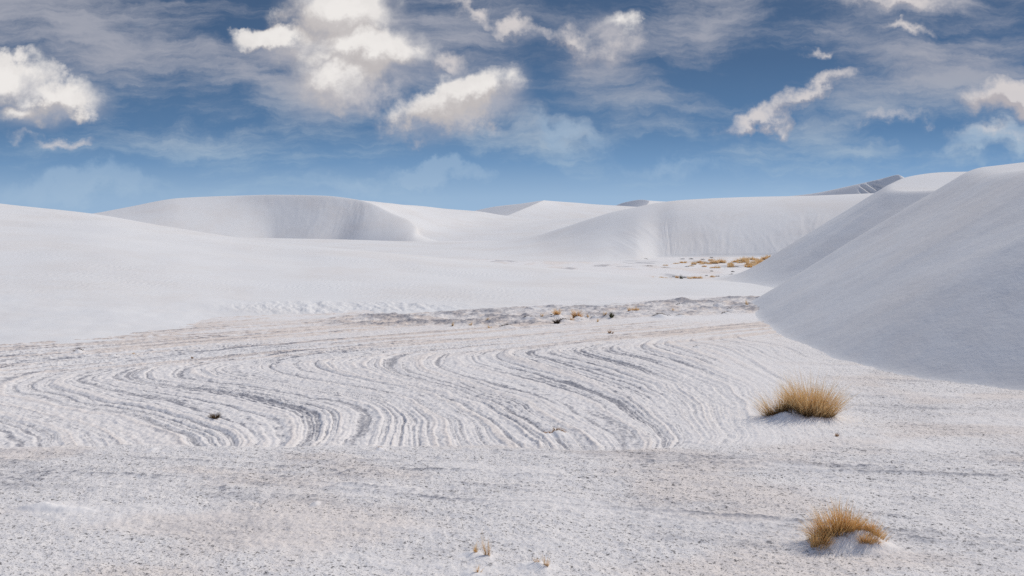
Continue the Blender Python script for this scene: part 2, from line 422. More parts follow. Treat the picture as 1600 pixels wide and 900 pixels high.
MOUNDS = [(-3.95, 8.35, 0.16, 0.10, 0.05), (-3.7, 8.3, 0.22, 0.07, 0.025)]         # x, y, rx, ry, height: little drifts of sand round the plants
def field(x, y):
    """height, dark, warm, pit of the flat at world points"""
    n = len(x)
    z = 0.05 * fbm(x * 0.09, y * 0.09, 3, seed=11)
    dist = np.hypot(x, y)
    z = z * sst(dist, 5, 30)
    near = 1 - sst(y, STEP_Y - 0.1, STEP_Y + 0.5)
    dark = np.zeros(n); warm = np.zeros(n)
    pit = np.full(n, 0.25)
    # ---- furrows
    reg = (y > 9.8) & (y < 27) & (np.abs(x) < 13)
    idx = np.nonzero(reg)[0]
    if len(idx):
        X, Y = x[idx], y[idx]
        wx = X + 0.07 * fbm(X * 0.7, Y * 0.7, 2, seed=21) + 0.012 * perlin(X * 6, Y * 4, 22); wy = Y + 0.12 * fbm(X * 0.7, Y * 0.7, 2, seed=25) + 0.02 * perlin(X * 5, Y * 5, 26)
        f = phi(wx, wy)
        f = f + 0.34 * perlin(f * 0.9, 0.06 * Y + 7.3, 27) + 0.13 * perlin(f * 2.4, 0.10 * Y + 1.7, 28) + 0.02 * perlin(X * 2.5, Y * 2.0, 29)
        s1 = perlin(f * 3.6, 0.08 * Y + 0.05 * X, 31)
        s2 = perlin(f * 9.6, 0.16 * Y + 0.08 * X, 33)
        s3 = perlin(f * 22.0, 0.30 * Y + 0.2 * X, 35)
        s4 = perlin(f * 46.0, 0.6 * Y + 0.4 * X, 37)
        farb = sst(Y, 18.5, 21.5)                                   # the pale band of the track
        lane = sst(Y, STEP_Y, STEP_Y + 0.4) * (1 - sst(Y, 23.6, 25.0)) * (1 - sst(X - 0.25 * (Y - 14) + 0.5 * s1 + 0.3 * fbm(X * 0.8, Y * 0.5, 3, seed=38), 2.4, 5.0))
        rough = fbm(X * 5.0, Y * 5.0, 4, 0.62, seed=41)
        clod = fbm(X * 13.0, Y * 13.0, 3, 0.6, seed=44)
        s = 0.8 * s1 + 0.9 * s2 + 0.55 * s3
        gm = 0.42 + 0.58 * sst(perlin(f * 1.1 + 3, 0.12 * X - 0.1 * Y, 39), -0.25, 0.35)
        pn = fbm(X * 0.40 + 0.25 * Y, Y * 0.30, 3, seed=47)
        pz = np.zeros(len(X))
        for (cx_, cy_, rx_, ry_, am) in ZONES:
            pz += am * np.exp(-((X - cx_) / rx_)**2 - ((Y - cy_) / ry_)**2)
        patch = np.clip(0.42 + 0.55 * pn + pz, 0, 1)
        gm = np.clip(gm - 0.5 * pz, 0.30, 1.1)
        a = lane * (0.025 - 0.012 * farb) * gm
        z[idx] += a * s + lane * (0.009 * rough + 0.010 * clod + 0.007 * s4) * (1 - 0.6 * farb)
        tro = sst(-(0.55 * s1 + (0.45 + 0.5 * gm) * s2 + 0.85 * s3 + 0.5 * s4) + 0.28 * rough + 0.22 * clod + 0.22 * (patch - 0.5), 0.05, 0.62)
        dark[idx] += lane * (tro * (0.40 + 0.20 * gm + 0.18 * patch) + 0.16 * patch * (1 - 0.5 * gm) + 0.05) * (1 - 0.72 * farb)  # shade of the troughs painted into the colour, along with darker bare gypsum
        streak = sst(perlin(f * 9 + 0.4 * Y, 0.25 * X, 49), -0.1, 0.35)
        dark[idx] *= 1 - 0.8 * sst(X, 1.7, 2.9) * (1 - sst(Y, 15.5, 17.5))
        warm[idx] += lane * np.clip(0.16 + 0.34 * sst(s, 0.0, 0.8) * (1 - 0.6 * patch) + farb * (0.22 + 0.55 * streak * sst(fbm(X * 2.2, Y * 6, 3, 0.6, seed=48), -0.2, 0.4)), 0, 1)
        pit[idx] = 0.25 + lane * 0.30 * tro
    # ---- the pale track: long streaks slanting away to the right
    q = y - 0.72 * x
    tk = sst(y - 0.35 * x, 17.5, 20.0) * (1 - sst(y - 0.10 * x, 23.2, 25.2)) * (np.abs(x) < 14)
    q1 = fbm(q * 1.7 + 0.15 * perlin(x * 0.5, y * 0.5, 90), x * 0.10, 4, 0.62, seed=91)
    q2 = fbm(x * 4, y * 4, 3, 0.6, seed=93)
    warm = warm * (1 - 0.6 * tk) + tk * 0.70 * sst(q1 + 0.25 * q2, -0.20, 0.45)
    q3 = fbm(q * 4.5 + 0.2 * perlin(x * 0.6, y * 0.6, 95), x * 0.22, 3, 0.6, seed=96)
    dark += tk * 0.46 * sst(0.6 * q1 + 0.7 * q3 + 0.45 * q2, 0.10, 0.85)
    z += tk * (0.014 * q1 + 0.012 * q3 + 0.007 * q2)
    # ---- rough belt under the left dune
    edge = 22.8 + 0.5 * perlin(x * 0.45, 0 * x, 50) + 0.50 * np.clip(x, 0, 8)
    yt = 26.9 + 0.5 * x + 0.5 * perlin(x * 0.6, y * 0.3, 52)
    bt = sst(y, edge, edge + 0.8) * (1 - sst(y, yt, yt + 1.2)) * sst(x, -6.0, -3.2) * (1 - sst(x, 8, 12))
    b1 = fbm(x * 0.55, y * 0.75, 3, 0.55, seed=51)
    b2 = fbm(x * 2.0, y * 3.6, 5, 0.66, seed=53)
    z += bt * (0.05 * b1 + 0.05 * b2 + 0.02)
    dark += bt * np.clip(0.15 + 0.85 * sst(0.7 * b1 + 0.75 * b2 + 0.30 * fbm(x * 9, y * 7, 2, 0.6, seed=57), -0.20, 0.80), 0, 1) * 0.70
    warm += bt * (0.30 + 0.55 * sst(fbm(x * 1.6, y * 1.2, 3, seed=59), -0.1, 0.5))
    # ---- strings of tan litter along the foot of the left dune
    lt = sst(y, 19.0, 20.5) * (1 - sst(y, 26.5, 29)) * (1 - sst(x, -4, -1))
    l1 = fbm(x * 0.35 - 0.10 * y, (y - 0.62 * x) * 1.1, 4, 0.55, seed=65)
    l2 = fbm(x * 5, y * 5, 3, 0.6, seed=67)
    warm += lt * 1.0 * sst(l1, 0.10, 0.40) * sst(l2, -0.35, 0.4)
    dark += lt * 0.45 * sst(l1, 0.22, 0.5) * sst(l2, 0.0, 0.5)
    z += lt * 0.02 * l1
    # ---- far flat beyond the dune tongue
    ff = sst(y, 36, 42) * (1 - sst(y, 64, 70))
    f1 = fbm(x * 0.5, y * 0.22, 4, 0.6, seed=61)
    dark += ff * 0.55 * sst(f1, 0.15, 0.8)
    warm += ff * np.clip(0.45 * sst(fbm(x * 0.45, y * 0.16, 4, 0.6, seed=63), 0.0, 0.6) + 0.6 * sst(x, 9, 15) * sst(y, 50, 54) * sst(fbm(x * 1.5, y * 0.5, 3, seed=64), -0.4, 0.3), 0, 1)
    # ---- near shelf: pitted crust, blown streaks
    z += shelf(x, y)
    nr = near
    right = (1 - near) * sst(x - 0.25 * (y - 14), 3.0, 5.4) * (1 - sst(y, 24, 30))
    pc = np.clip(nr + right, 0, 1)
    st = fbm(x * 0.22, (y + 0.22 * x) * 1.3, 4, 0.58, seed=71)
    st2 = fbm(x * 0.6, y * 0.6, 4, 0.55, seed=73)
    cl = fbm(x * 11, y * 11, 4, 0.70, seed=75)
    z += pc * (0.006 * cl + 0.008 * fbm(x * 3.2, y * 3.2, 3, seed=77) + 0.018 * st2)
    smooth = sst(st + 0.4 * st2, 0.05, 0.65)
    pit = np.where(pc > 0.01, pit * (1 - pc) + pc * (1.0 - 0.48 * smooth), pit)
    dark += pc * (0.05 + 0.22 * sst(st, -0.7, 0.0) * sst(-st2, -0.3, 0.6))
    warm += pc * 0.16
    warm += pc * 0.38 * sst(fbm(x * 0.5, y * 0.8, 3, seed=79), -0.05, 0.6)
    lt2 = fbm(x * 0.10 + 3, (y + 0.26 * x + 0.25 * perlin(x * 0.3, y * 0.3, 84)) * 2.6, 4, 0.6, seed=85)
    dark += pc * 0.26 * sst(lt2 + 0.35 * cl, 0.05, 0.75) * sst(y, 6.6, 8.2)
    z += pc * 0.006 * lt2
    # a belt of grey ruts just inside the shelf
    rut = np.exp(-((y - 9.75 - 0.10 * x * 0.3) / 0.55)**2) * near
    rs = fbm(x * 0.5, y * 5.0 + 0.5 * x, 4, 0.6, seed=81)
    dark += rut * 0.40 * sst(rs + 0.5 * cl, 0.0, 0.9); z += rut * 0.012 * rs
    tr = fbm(x * 0.35, y * 4.0 + 1.3 * x, 4, 0.55, seed=83)         # faint wheel lines running down to the right
    tb = near * np.exp(-((y + 0.32 * x - 8.6) / 0.7)**2)
    dark += tb * 0.30 * sst(tr + 0.5 * cl, 0.1, 0.9); z += tb * 0.010 * tr
    # ---- drifts round the plants
    for (mx, my, rx, ry, hh) in MOUNDS:
        dd = ((x - mx) / rx)**2 + ((y - my) / ry)**2
        k = np.nonzero(dd < 9)[0]
        if len(k):
            e = np.exp(-dd[k])
            z[k] += hh * e
            e2 = np.clip(e * 1.8, 0, 1)
            dark[k] *= (1 - 0.9 * e2); pit[k] *= (1 - e2); warm[k] *= (1 - 0.5 * e2)
    return z, np.clip(dark, 0, 1), np.clip(warm, 0, 1), np.clip(pit, 0, 1)
def gz(x, y):
    return float(field(np.array([float(x)]), np.array([float(y)]))[0][0])
def on_ground(px, py):
    z = 0.0
    for _ in range(6):
        X, Y, _z = G(px, py, z)
        z = gz(X, Y)
    return X, Y, z

# ------------------------------------------------------------------ where the plants stand (photo place -> point of the ground)
# kind, px, py(base), width px, height px, label, group
PLANTS = []
def plant(kind, px, py, w, h, label, group=None): PLANTS.append((kind, px, py, w, h, label, group))
plant('clump', 1250, 655, 122, 60, "large bushy straw coloured grass clump half buried in sand below the big right dune")
plant('drift', 1318, 857, 122, 45, "golden grass clump arching over its own sand mound nearest the viewer")
plant('sprig', 1306, 682, 16, 12, "tiny orange grass sprig just right of and below the large bushy clump")
plant('thin', 743, 867, 26, 22, "sparse upright grass tuft with a shadow streak running left, bottom centre")
plant('thin', 762, 872, 18, 32, "tallest thin grass stalks at bottom centre, right of the sparse tuft")
plant('thin', 747, 898, 16, 18, "short grass tuft lowest at the bottom edge of the view")
plant('thin', 839, 886, 8, 16, "single thin pale grass sprout left of the paired sprouts at bottom centre")
plant('thin', 853, 888, 16, 22, "pair of thin pale grass sprouts rightmost at bottom centre")
plant('mat', 866, 681, 30, 9, "flat brown grass mat draped on a smooth sand hump at the end of the furrows")
plant('wiry', 337, 654, 26, 11, "wiry dark brown dry tuft lying among the left furrows")
plant('mat', 593, 701, 9, 4, "small rust brown grass stub at the foot of the upright furrows")
plant('mat', 240, 701, 9, 3, "small brown grass stub at the near end of the left furrows")
plant('mat', 493, 786, 11, 4, "dark brown grass stub alone on the trodden crust before the furrows")
plant('mat', 1088, 543, 10, 4, "orange grass stub on the pale band left of the big dune's toe")
plant('mat', 122, 550, 13, 6, "dark brown humped scrub at the foot of the left dune")
plant('mat', 179, 555, 8, 3, "little dark scrub just right of the humped scrub under the left dune")
plant('thin', 206, 554, 14, 5, "pale tan grass tuft between two dark scrubs under the left dune")
plant('sprig', 300, 560, 9, 7, "small brown grass tuft on the pale track at left")
plant('mat', 182, 597, 8, 3, "little brown stub beside the leftmost furrow bend")
plant('mat', 431, 548, 5, 3, "tiny dark red brown stub on the pale track before the left dune")
plant('sprig', 954, 521, 12, 10, "lone brown grass tuft standing on the pale track below the olive bush")
GA = "dark arched scrub mats on sand humps in the belt under the left dune"
plant('mat', 827, 499, 14, 5, "dark arched scrub mat leftmost but one in the crusty belt", GA)
plant('mat', 791, 511, 18, 5, "long thin dark scrub arch leftmost at the lower edge of the crusty belt", GA)
plant('mat', 866, 495, 9, 5, "dark scrub arch touching the left side of an orange tuft", GA)
plant('mat', 881, 503, 15, 6, "dark scrub arch right beside the black upright shrublet", GA)
plant('mat', 904, 502, 9, 4, "dark scrub arch directly under the second orange tuft", GA)
plant('mat', 929, 493, 10, 5, "short dark scrub arch between the orange tufts and the olive bush", GA)
plant('mat', 1030, 495, 17, 7, "widest bold dark scrub arch right of the orange topped hump", GA)
plant('mat', 1063, 494, 10, 4, "dark scrub arch just right of the widest bold arch", GA)
plant('mat', 1062, 479, 8, 5, "dark scrub blot at the top edge of the belt near the right dune", GA)
plant('mat', 1123, 476, 14, 6, "dark scrub arch topmost right beside the big dune's far toe", GA)
plant('mat', 1139, 482, 10, 4, "slanting dark scrub twig next to the big dune's far toe", GA)
plant('mat', 1133, 490, 11, 4, "lower slanting dark scrub twig next to the big dune's far toe", GA)
plant('mat', 1045, 493, 4, 3, "dot sized dark scrub between two dark arches", GA)
plant('wiry', 870, 506, 8, 9, "black upright shrublet standing in the crusty belt")
plant('olive', 955, 497, 10, 14, "olive green upright bush, the only green plant of the crusty belt")
GO = "orange grass tufts in the crusty belt"
plant('clump', 873, 496, 13, 13, "left one of two bright orange tufts in the crusty belt", GO)
plant('clump', 901, 499, 15, 14, "right and taller one of two bright orange tufts in the crusty belt", GO)
plant('clump', 990, 488, 24, 8, "low wide orange grass row on top of a white hump right of the olive bush", GO)
plant('thin', 1165, 477, 14, 8, "pale orange tuft against the toe of the big right dune", GO)
GF = "faint tan grass wisps in the crusty belt"
for px, py in ((847, 496), (894, 501), (917, 493), (934, 503), (945, 493), (1052, 484), (760, 503), (735, 506), (706, 508), (766, 512)):
    plant('thin', px, py, 8, 7, "faint tan grass wisp in the crusty belt under the left dune", GF)
GP = "tan grass tufts of the far patch below the streaked dune wall"
for px, py, w, h in ((1118, 412, 12, 10), (1126, 411, 9, 8), (1132, 411, 9, 8), (1142, 413, 9, 5), (1149, 410, 12, 6), (1164, 410, 15, 10), (1169, 414, 10, 8),
                     (1171, 418, 8, 5), (1180, 411, 12, 9), (1187, 410, 12, 9), (1194, 406, 12, 8), (1201, 404, 8, 7), (1056, 412, 12, 3), (1068, 411, 14, 4),
                     (1086, 411, 12, 4), (1096, 413, 10, 3), (1100, 417, 8, 4), (1157, 408, 9, 6), (1176, 406, 9, 7), (1110, 407, 9, 4), (1040, 415, 9, 3), (1080, 416, 10, 3)):
    plant('far', px, py, w, h, "tan grass tuft of the far patch below the streaked dune wall", GP)
_r = random.Random(5)
for k in range(30):
    px = 1058 + 142 * math.sqrt(_r.random()); py = 402.5 + (0.5 + 0.5 * _r.random()) * (16 if px > 1105 else 12) * _r.random() ** 0.7
    plant('far', px, py + 3, _r.uniform(8, 15), _r.uniform(3, 8), "tan grass tuft of the far patch below the streaked dune wall", GP)
GL = "tan tufts in the row along the near edge of the far flat"
for px, py, w, h in ((1019, 434, 6, 3), (1033, 435, 8, 4), (1040, 436, 9, 4), (1049, 438, 10, 4), (1057, 437, 6, 3), (1077, 436, 9, 6), (1086, 435, 10, 5), (1094, 435, 9, 5), (1113, 433, 8, 4), (1058, 434, 6, 4)):
    plant('far', px, py, w, h, "tan tuft in the row along the near edge of the far flat", GL)
plant('olive', 1064, 437, 8, 9, "olive bush in the tuft row along the near edge of the far flat")
GD = "dark scrub dots scattered over the far flat"
for px, py, w in ((1066, 405, 6), (1080, 405, 5), (1014, 416, 9), (1038, 418, 8), (1073, 417, 6), (1149, 417, 10), (1098, 406, 5), (1112, 403, 4), (1103, 411, 6), (1070, 434, 5), (1121, 432, 5), (1132, 432, 4),
                  (1104, 439, 8), (1112, 424, 4), (1104, 431, 3), (1053, 432, 4), (1145, 425, 4), (1143, 429, 4), (1009, 405, 4)):
    plant('mat', px, py, w, 3, "dark scrub dot on the far flat below the streaked dune wall", GD)

SITES = []
for (kind, px, py, w, h, label, group) in PLANTS:
    X, Y, z = on_ground(px, py)
    s = Y / FPX
    SITES.append((kind, X, Y, w * s, h * s, label, group))
for (kind, X, Y, w, h, label, group) in SITES:
    if kind == 'clump' and w > 0.6: MOUNDS.append((X - 0.06, Y - 0.04, 0.50, 0.34, 0.07)); MOUNDS.append((X - 0.24, Y - 0.14, 0.12, 0.10, 0.05)); MOUNDS.append((X - 0.10, Y - 0.02, 0.09, 0.09, 0.09))
    elif kind == 'drift': MOUNDS.append((X + 0.02, Y + 0.03, 0.24, 0.17, 0.105)); MOUNDS.append((X + 0.20, Y - 0.02, 0.14, 0.12, 0.05))
    elif kind == 'mat' and Y < 34: MOUNDS.append((X + 0.1 * w, Y - 0.25 * max(w, 0.1), 0.62 * w, 0.55 * max(w, .12), 0.75 * h))
    elif kind == 'clump': MOUNDS.append((X, Y - 0.1, 0.6 * w, 0.5 * w, 0.3 * h))
    elif kind == 'thin' and Y < 9: MOUNDS.append((X - 0.03, Y, 0.08, 0.07, 0.022))

# ------------------------------------------------------------------ ground: one sheet to the horizon
def build_ground(mat):
    a = np.concatenate([np.radians(np.linspace(-38, 38, 1350)), np.radians(np.linspace(38, 322, 120))[1:-1]])
    r = np.concatenate([np.geomspace(0.4, 4.0, 40)[:-1], np.geomspace(4.0, 40.0, 1150)[:-1], np.geomspace(40, 110, 160)[:-1], np.geomspace(110, 5000, 40)])
    A, Rr = np.meshgrid(a, r)
    x = (Rr * np.sin(A)).ravel(); y = (Rr * np.cos(A)).ravel()
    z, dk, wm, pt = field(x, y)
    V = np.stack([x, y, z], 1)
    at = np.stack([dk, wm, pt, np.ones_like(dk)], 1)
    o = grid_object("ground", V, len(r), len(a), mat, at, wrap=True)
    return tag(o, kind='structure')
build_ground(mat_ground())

# ------------------------------------------------------------------ dunes
def loft(name, toe, crest, back, back2, mat, p=None, ncol=500, nface=90, nback=50, disp=None, bz=None):
    """a dune from its toe, brink and back lines (world points); p(t, s): rise of the face"""
    toe, crest, back, back2 = [pchip(np.array(q), ncol) for q in (toe, crest, back, back2)]
    s = np.linspace(0, 1, ncol)
    rows = []
    under = toe.copy(); under[:, 1] -= 0.02 * toe[:, 1]; under[:, 2] -= 0.5
    rows.append(under)
    for t in np.linspace(0, 1, nface):
        q = toe + (crest - toe) * t
        q[:, 2] = toe[:, 2] + (crest[:, 2] - toe[:, 2]) * p(t, s)
        rows.append(q)
    for t in np.linspace(0, 1, nback)[1:]:
        q = crest + (back - crest) * t
        if bz is not None: q[:, 2] = crest[:, 2] + (back[:, 2] - crest[:, 2]) * bz(t)
        rows.append(q)
    for t in np.linspace(0, 1, 12)[1:]:
        q = back + (back2 - back) * t
        q[:, 2] = back[:, 2] + (back2[:, 2] - back[:, 2]) * t * t
        rows.append(q)
    V = np.stack(rows)                                    # rows, cols, 3
    if disp is not None:
        nr = len(rows)
        T = np.concatenate([[0], np.linspace(0, 1, nface), 1 + np.linspace(0, 1, nback)[1:], 2 + np.linspace(0, 1, 12)[1:]])
        V[:, :, 2] += disp(V[:, :, 0], V[:, :, 1], T[:, None] + 0 * s[None, :], s[None, :] + 0 * T[:, None])
    o = grid_object(name, V.reshape(-1, 3), V.shape[0], ncol, mat)
    return tag(o, kind='structure')
def zero(px, py): return G(px, py, 0.0)
def drop(pts, dy, dz): return [(x, y + dy, z - dz) for x, y, z in pts]

# --- left dune: broad windward slope running out to the right as a tongue
cx = [-420, -150, 0, 145, 250, 372, 450, 530, 640, 729, 900, 1060, 1180, 1320]
ty = [560, 549, 542, 532, 521, 503, 497, 496, 492, 489, 480, 473, 466, 461]
cy = [268, 297, 318, 334, 352, 371, 380.5, 389, 400.5, 410.5, 424, 436, 440, 432]
cD = [78, 70, 62, 58, 55, 52, 50, 48, 46.5, 45, 42, 39.6, 38, 37]
crest = [W(a, b, d) for a, b, d in zip(cx, cy, cD)]
toe = [zero(a, b) for a, b in zip(cx, ty)]
def d_left(x, y, t, s):
    d = 0.10 * fbm(x * 0.12, y * 0.12, 3, seed=101) * sst(t, 0.05, 0.4) * (1 - sst(t, 0.8, 1.0))
    d = d + 0.055 * fbm(x * 0.35, y * 0.35, 4, seed=103) * (1 - sst(t, 0.05, 0.30)) * (t < 1)
    # wind scoured, broken patch low on the slope
    px = 800 + FPX * x / y; py = HOR + 0 * x
    cxs, cys = -4.6, 27.2
    m = np.exp(-(((x - cxs) / 2.7)**2 + ((y - cys - 0.10 * (x - cxs)) / 1.25)**2))
    d = d + sst(m, 0.08, 0.5) * (0.05 * np.abs(fbm(x * 1.5 + y * 0.5, y * 0.6, 4, 0.6, seed=105)) + 0.028 * perlin(x * 3.0 + 1.2 * y, y * 0.5, 108) + 0.012 * fbm(x * 7, y * 4, 2, seed=109))
    return d
def p_wind(t, s):
    e = 0.50 * t + 0.50 * (t * t * (3 - 2 * t))
    return e * (1 - 0.0) - 0.012 * (1 - t)
mat_left = mat_sand("windward_sand", ripple=0.32, ripple_scale=1.5, ripple_rot=14)
loft("left_dune", toe, crest, [(x * 1.12, y + 9, z - 0.35) for x, y, z in crest], [(x * 1.3, y + 22, -0.8) for x, y, z in crest], mat_left, p_wind, 1100, 260, 40, d_left)

# --- middle dune: smooth crown, streaked slip face to the right, thin flank to the left
cx = [250, 372, 420, 530, 650, 760, 830, 880, 925, 960, 992, 1030, 1060, 1110, 1180, 1260, 1350, 1460, 1600]
cy = [371, 371, 372, 374, 377.3, 377, 369.5, 355.5, 341, 330.5, 324, 316.5, 313, 310, 307.5, 306, 302.5, 299, 295]
cD = [100, 98, 96, 93, 90, 86, 83, 81, 79, 78, 77, 76.5, 76, 76, 76.5, 77, 77, 78, 80]
ty = [404, 404, 404, 405, 406, 407, 408, 408, 408, 407, 406, 403, 402.5, 402, 401.5, 401.5, 401.5, 401.5, 401.5]
crest = [W(a, b, d) for a, b, d in zip(cx, cy, cD)]
toe = [zero(a, b) for a, b in zip(cx, ty)]
_S0 = 10.87 / 18.0
def p_mid(t, s):
    k = sst(s, _S0 - 0.26, _S0 + 0.16)
    wnd = 0.35 * t + 0.65 * (t * t * (3 - 2 * t))
    te = max(t - 0.02, 0)
    slip = (1 - (1 - te)**2.05) if te > 0 else 0
    slip = np.where(t < 0.04, slip * 0.8, slip)
    return wnd * (1 - k) + slip * k
def d_mid(x, y, t, s):
    k = sst(s, _S0 - 0.004, _S0 + 0.03)
    top = 0.50 + 0.10 * perlin(s * 22, 0 * s, 117)
    f = k * sst(t, 0.02, 0.07) * (1 - sst(t, top - 0.12, top + 0.02))
    wob = s + 0.012 * perlin(s * 25, t * 5, 118) + 0.004 * perlin(s * 90, t * 9, 119)
    act = 0.25 + 0.75 * sst(perlin(s * 14, t * 1.5, 116), -0.3, 0.4)
    lob = perlin(wob * 70, t * 2.6, 111) + 0.6 * perlin(wob * 170, t * 5.0, 112) + 0.5 * fbm(s * 120, t * 9, 3, 0.6, seed=114)
    d = f * (0.030 * lob * act - 0.015)
    k2 = sst(s, 0.46, 0.53) * (1 - k) * (1 - sst(t, 0.3, 0.6)) * sst(t, 0.0, 0.1)
    d = d + k2 * 0.022 * fbm(x * 0.9 + y * 0.25, y * 0.10, 4, 0.55, seed=113)
    return d + 0.05 * fbm(x * 0.15, y * 0.15, 2, seed=115) * (t < 1) * sst(t, 0.05, 0.3) * (1 - sst(t, 0.7, 1))
mat_far = mat_sand("far_sand", streak=0.0)
mat_slip = mat_sand("slip_face_sand", streak=0.0, grain=0.8)
loft("middle_dune", toe, crest, [(x * 1.1, y + 10, z - 0.25) for x, y, z in crest], [(x * 1.3, y + 22, -1.2) for x, y, z in crest], mat_slip, p_mid, 900, 160, 30, d_mid)

# --- left back dune with its curved horn
C = [(-220, 384, 128), (-20, 343, 125), (100, 338.5, 122), (145, 333.5, 121), (200, 323.5, 120), (280, 309.5, 119), (360, 306, 118.5), (430, 304.3, 118), (500, 305.5, 118), (550, 310.5, 118), (578, 317, 117.5),
     (612, 333, 116), (640, 345, 114.5), (651, 355, 112.5), (656, 366, 110), (690, 377.5, 106.5), (760, 381, 104), (800, 393, 100)]
Tt = [(-220, 386), (-20, 374), (90, 374), (140, 374), (200, 374), (280, 374.3), (360, 374.5), (430, 374.5), (480, 375), (520, 375), (560, 375.5), (590, 376), (618, 377), (634, 378), (650, 379), (688, 380), (758, 383), (798, 395)]
Bk = [(-220, 372, 160), (-20, 350, 160), (100, 345, 160), (145, 341, 160), (200, 333, 160), (290, 321, 160), (370, 319, 160), (440, 317.5, 160), (500, 318, 158), (560, 319, 150), (640, 320.5, 142),
      (700, 326.5, 150), (745, 330, 155), (795, 337.5, 155), (860, 343, 145), (925, 340, 130), (1030, 338, 120), (1150, 378, 110)]
crest = [W(*c) for c in C]
toe = [zero(a, b) for a, b in Tt]
toe = [(x * f, y * f, z) for (x, y, z), f in zip(toe, [0.84, 0.84, 0.845, 0.86, 0.885, 0.92, 0.955, 0.98, 0.995] + [1.0] * 9)]
back = [W(*c) for c in Bk]
def p_slip(t, s):
    te = max(t - 0.03, 0) / 0.97
    def sharp(w):
        g = 1 - w * math.log1p(math.exp((1 - te) / w)) + w * math.log(2)
        g0 = 1 - w * math.log1p(math.exp(1 / w)) + w * math.log(2)
        return (g - g0) / (1 - g0) - 0.01 * (1 - te)
    return sharp(0.03) + 0 * s
def p_back(t, s):
    k = sst(s, 0.235, 0.43)
    return p_slip(t, s) * k + (1 - (1 - max(t - 0.02, 0))**1.9) * (1 - k)
def d_back(x, y, t, s):
    f = sst(t, 0.02, 0.2) * (1 - sst(t, 0.85, 1.0))
    d = f * (0.004 + 0.018 * sst(s, 0.32, 0.5) * (1 - sst(s, 0.545, 0.64))) * (perlin(s * 60 + perlin(s * 15, t * 2, 128), t * 1.6, 121) + 0.6 * perlin(s * 150, t * 3.5, 122) + 0.4 * fbm(s * 90, t * 8, 3, seed=124))
    g = sst(t, 1.02, 1.3) * (1 - sst(t, 1.6, 1.95))
    return d + g * 0.12 * fbm(x * 0.07, y * 0.05, 3, seed=123)
loft("left_back_dune", toe, crest, back, [(x * 1.2, y + 40, -1.5) for x, y, z in back], mat_slip, p_back, 800, 110, 80, d_back)

# --- far peak
C = [(640, 368, 195), (716, 334, 192), (738, 330, 190), (775, 322.5, 188), (815, 318, 186), (840, 314.3, 183), (850, 313, 180), (836, 319, 174), (812, 329, 168), (788, 338.5, 162), (730, 356, 154), (700, 380, 148)]
Tt = [(640, 372), (716, 337), (738, 340), (755, 342), (765, 343), (770, 344), (774, 344.5), (776, 345), (775, 345.5), (772, 346), (728, 358), (698, 382)]
Dt = [194, 188.5, 184.8, 183, 180.5, 177.5, 173, 167.5, 161.8, 153.8, 147.8]
Bk = [(640, 368, 230), (716, 339, 230), (740, 335, 230), (790, 329, 230), (830, 325, 225), (850, 319, 215), (885, 316, 195), (930, 319.3, 195), (985, 322.5, 195), (1040, 327, 190), (1120, 350, 180), (1220, 376, 170)]
crest = [W(*c) for c in C]; toe = [W(a, b, d) for (a, b), d in zip(Tt, Dt)]; back = [W(*c) for c in Bk]
loft("far_peak_dune", toe, crest, back, [(x * 1.15, y + 40, -1.5) for x, y, z in back], mat_far, p_slip, 400, 60, 60, None)
# --- small far dune
C = [(900, 362, 234), (946, 324, 232), (960, 321.5, 230), (975, 316.5, 229), (1000, 312, 226), (1014, 313.8, 222), (1010, 321, 216), (1000, 328, 212), (980, 364, 204)]
Tt = [(900, 364, 233), (946, 326, 231.5), (960, 326, 228.8), (972, 326, 227), (984, 327, 224), (992, 328, 220.5), (995, 329, 215), (990, 331, 211), (976, 366, 203.5)]
Bk = [(900, 360, 262), (946, 327, 260), (962, 325, 260), (980, 321, 260), (1005, 318, 255), (1052, 315.5, 235), (1075, 321, 230), (1100, 328, 222), (1200, 364, 212)]
loft("small_far_dune", [W(*c) for c in Tt], [W(*c) for c in C], [W(*c) for c in Bk], [(x * 1.15, y + 40, -1.5) for x, y, z in [W(*c) for c in Bk]], mat_far, p_slip, 240, 40, 40, None)
# --- dark gullied dune behind the right dunes
C = [(1205, 309, 100), (1265, 303, 97), (1330, 290, 94), (1380, 278.5, 92), (1402, 273, 90), (1412, 278, 89), (1440, 298, 87), (1600, 320, 84)]
crest = [W(*c) for c in C]
toe = [(x - 3.2, y - 8.0, 0.0) for x, y, z in crest]
def d_gully(x, y, t, s):
    return sst(t, 0.1, 0.4) * (1 - sst(t, 0.93, 1.0)) * (-0.30) * sst(perlin(x * 4.6 + 0.8 * y, t * 1.6, 131), -0.05, 0.3) * sst(s, 0.31, 0.34) * (1 - sst(s, 0.50, 0.54))
loft("gullied_back_dune", toe, crest, [(x + 9, y + 14, z - 1.2) for x, y, z in crest], [(x + 18, y + 30, -1.0) for x, y, z in crest], mat_far, p_slip, 500, 90, 20, d_gully)

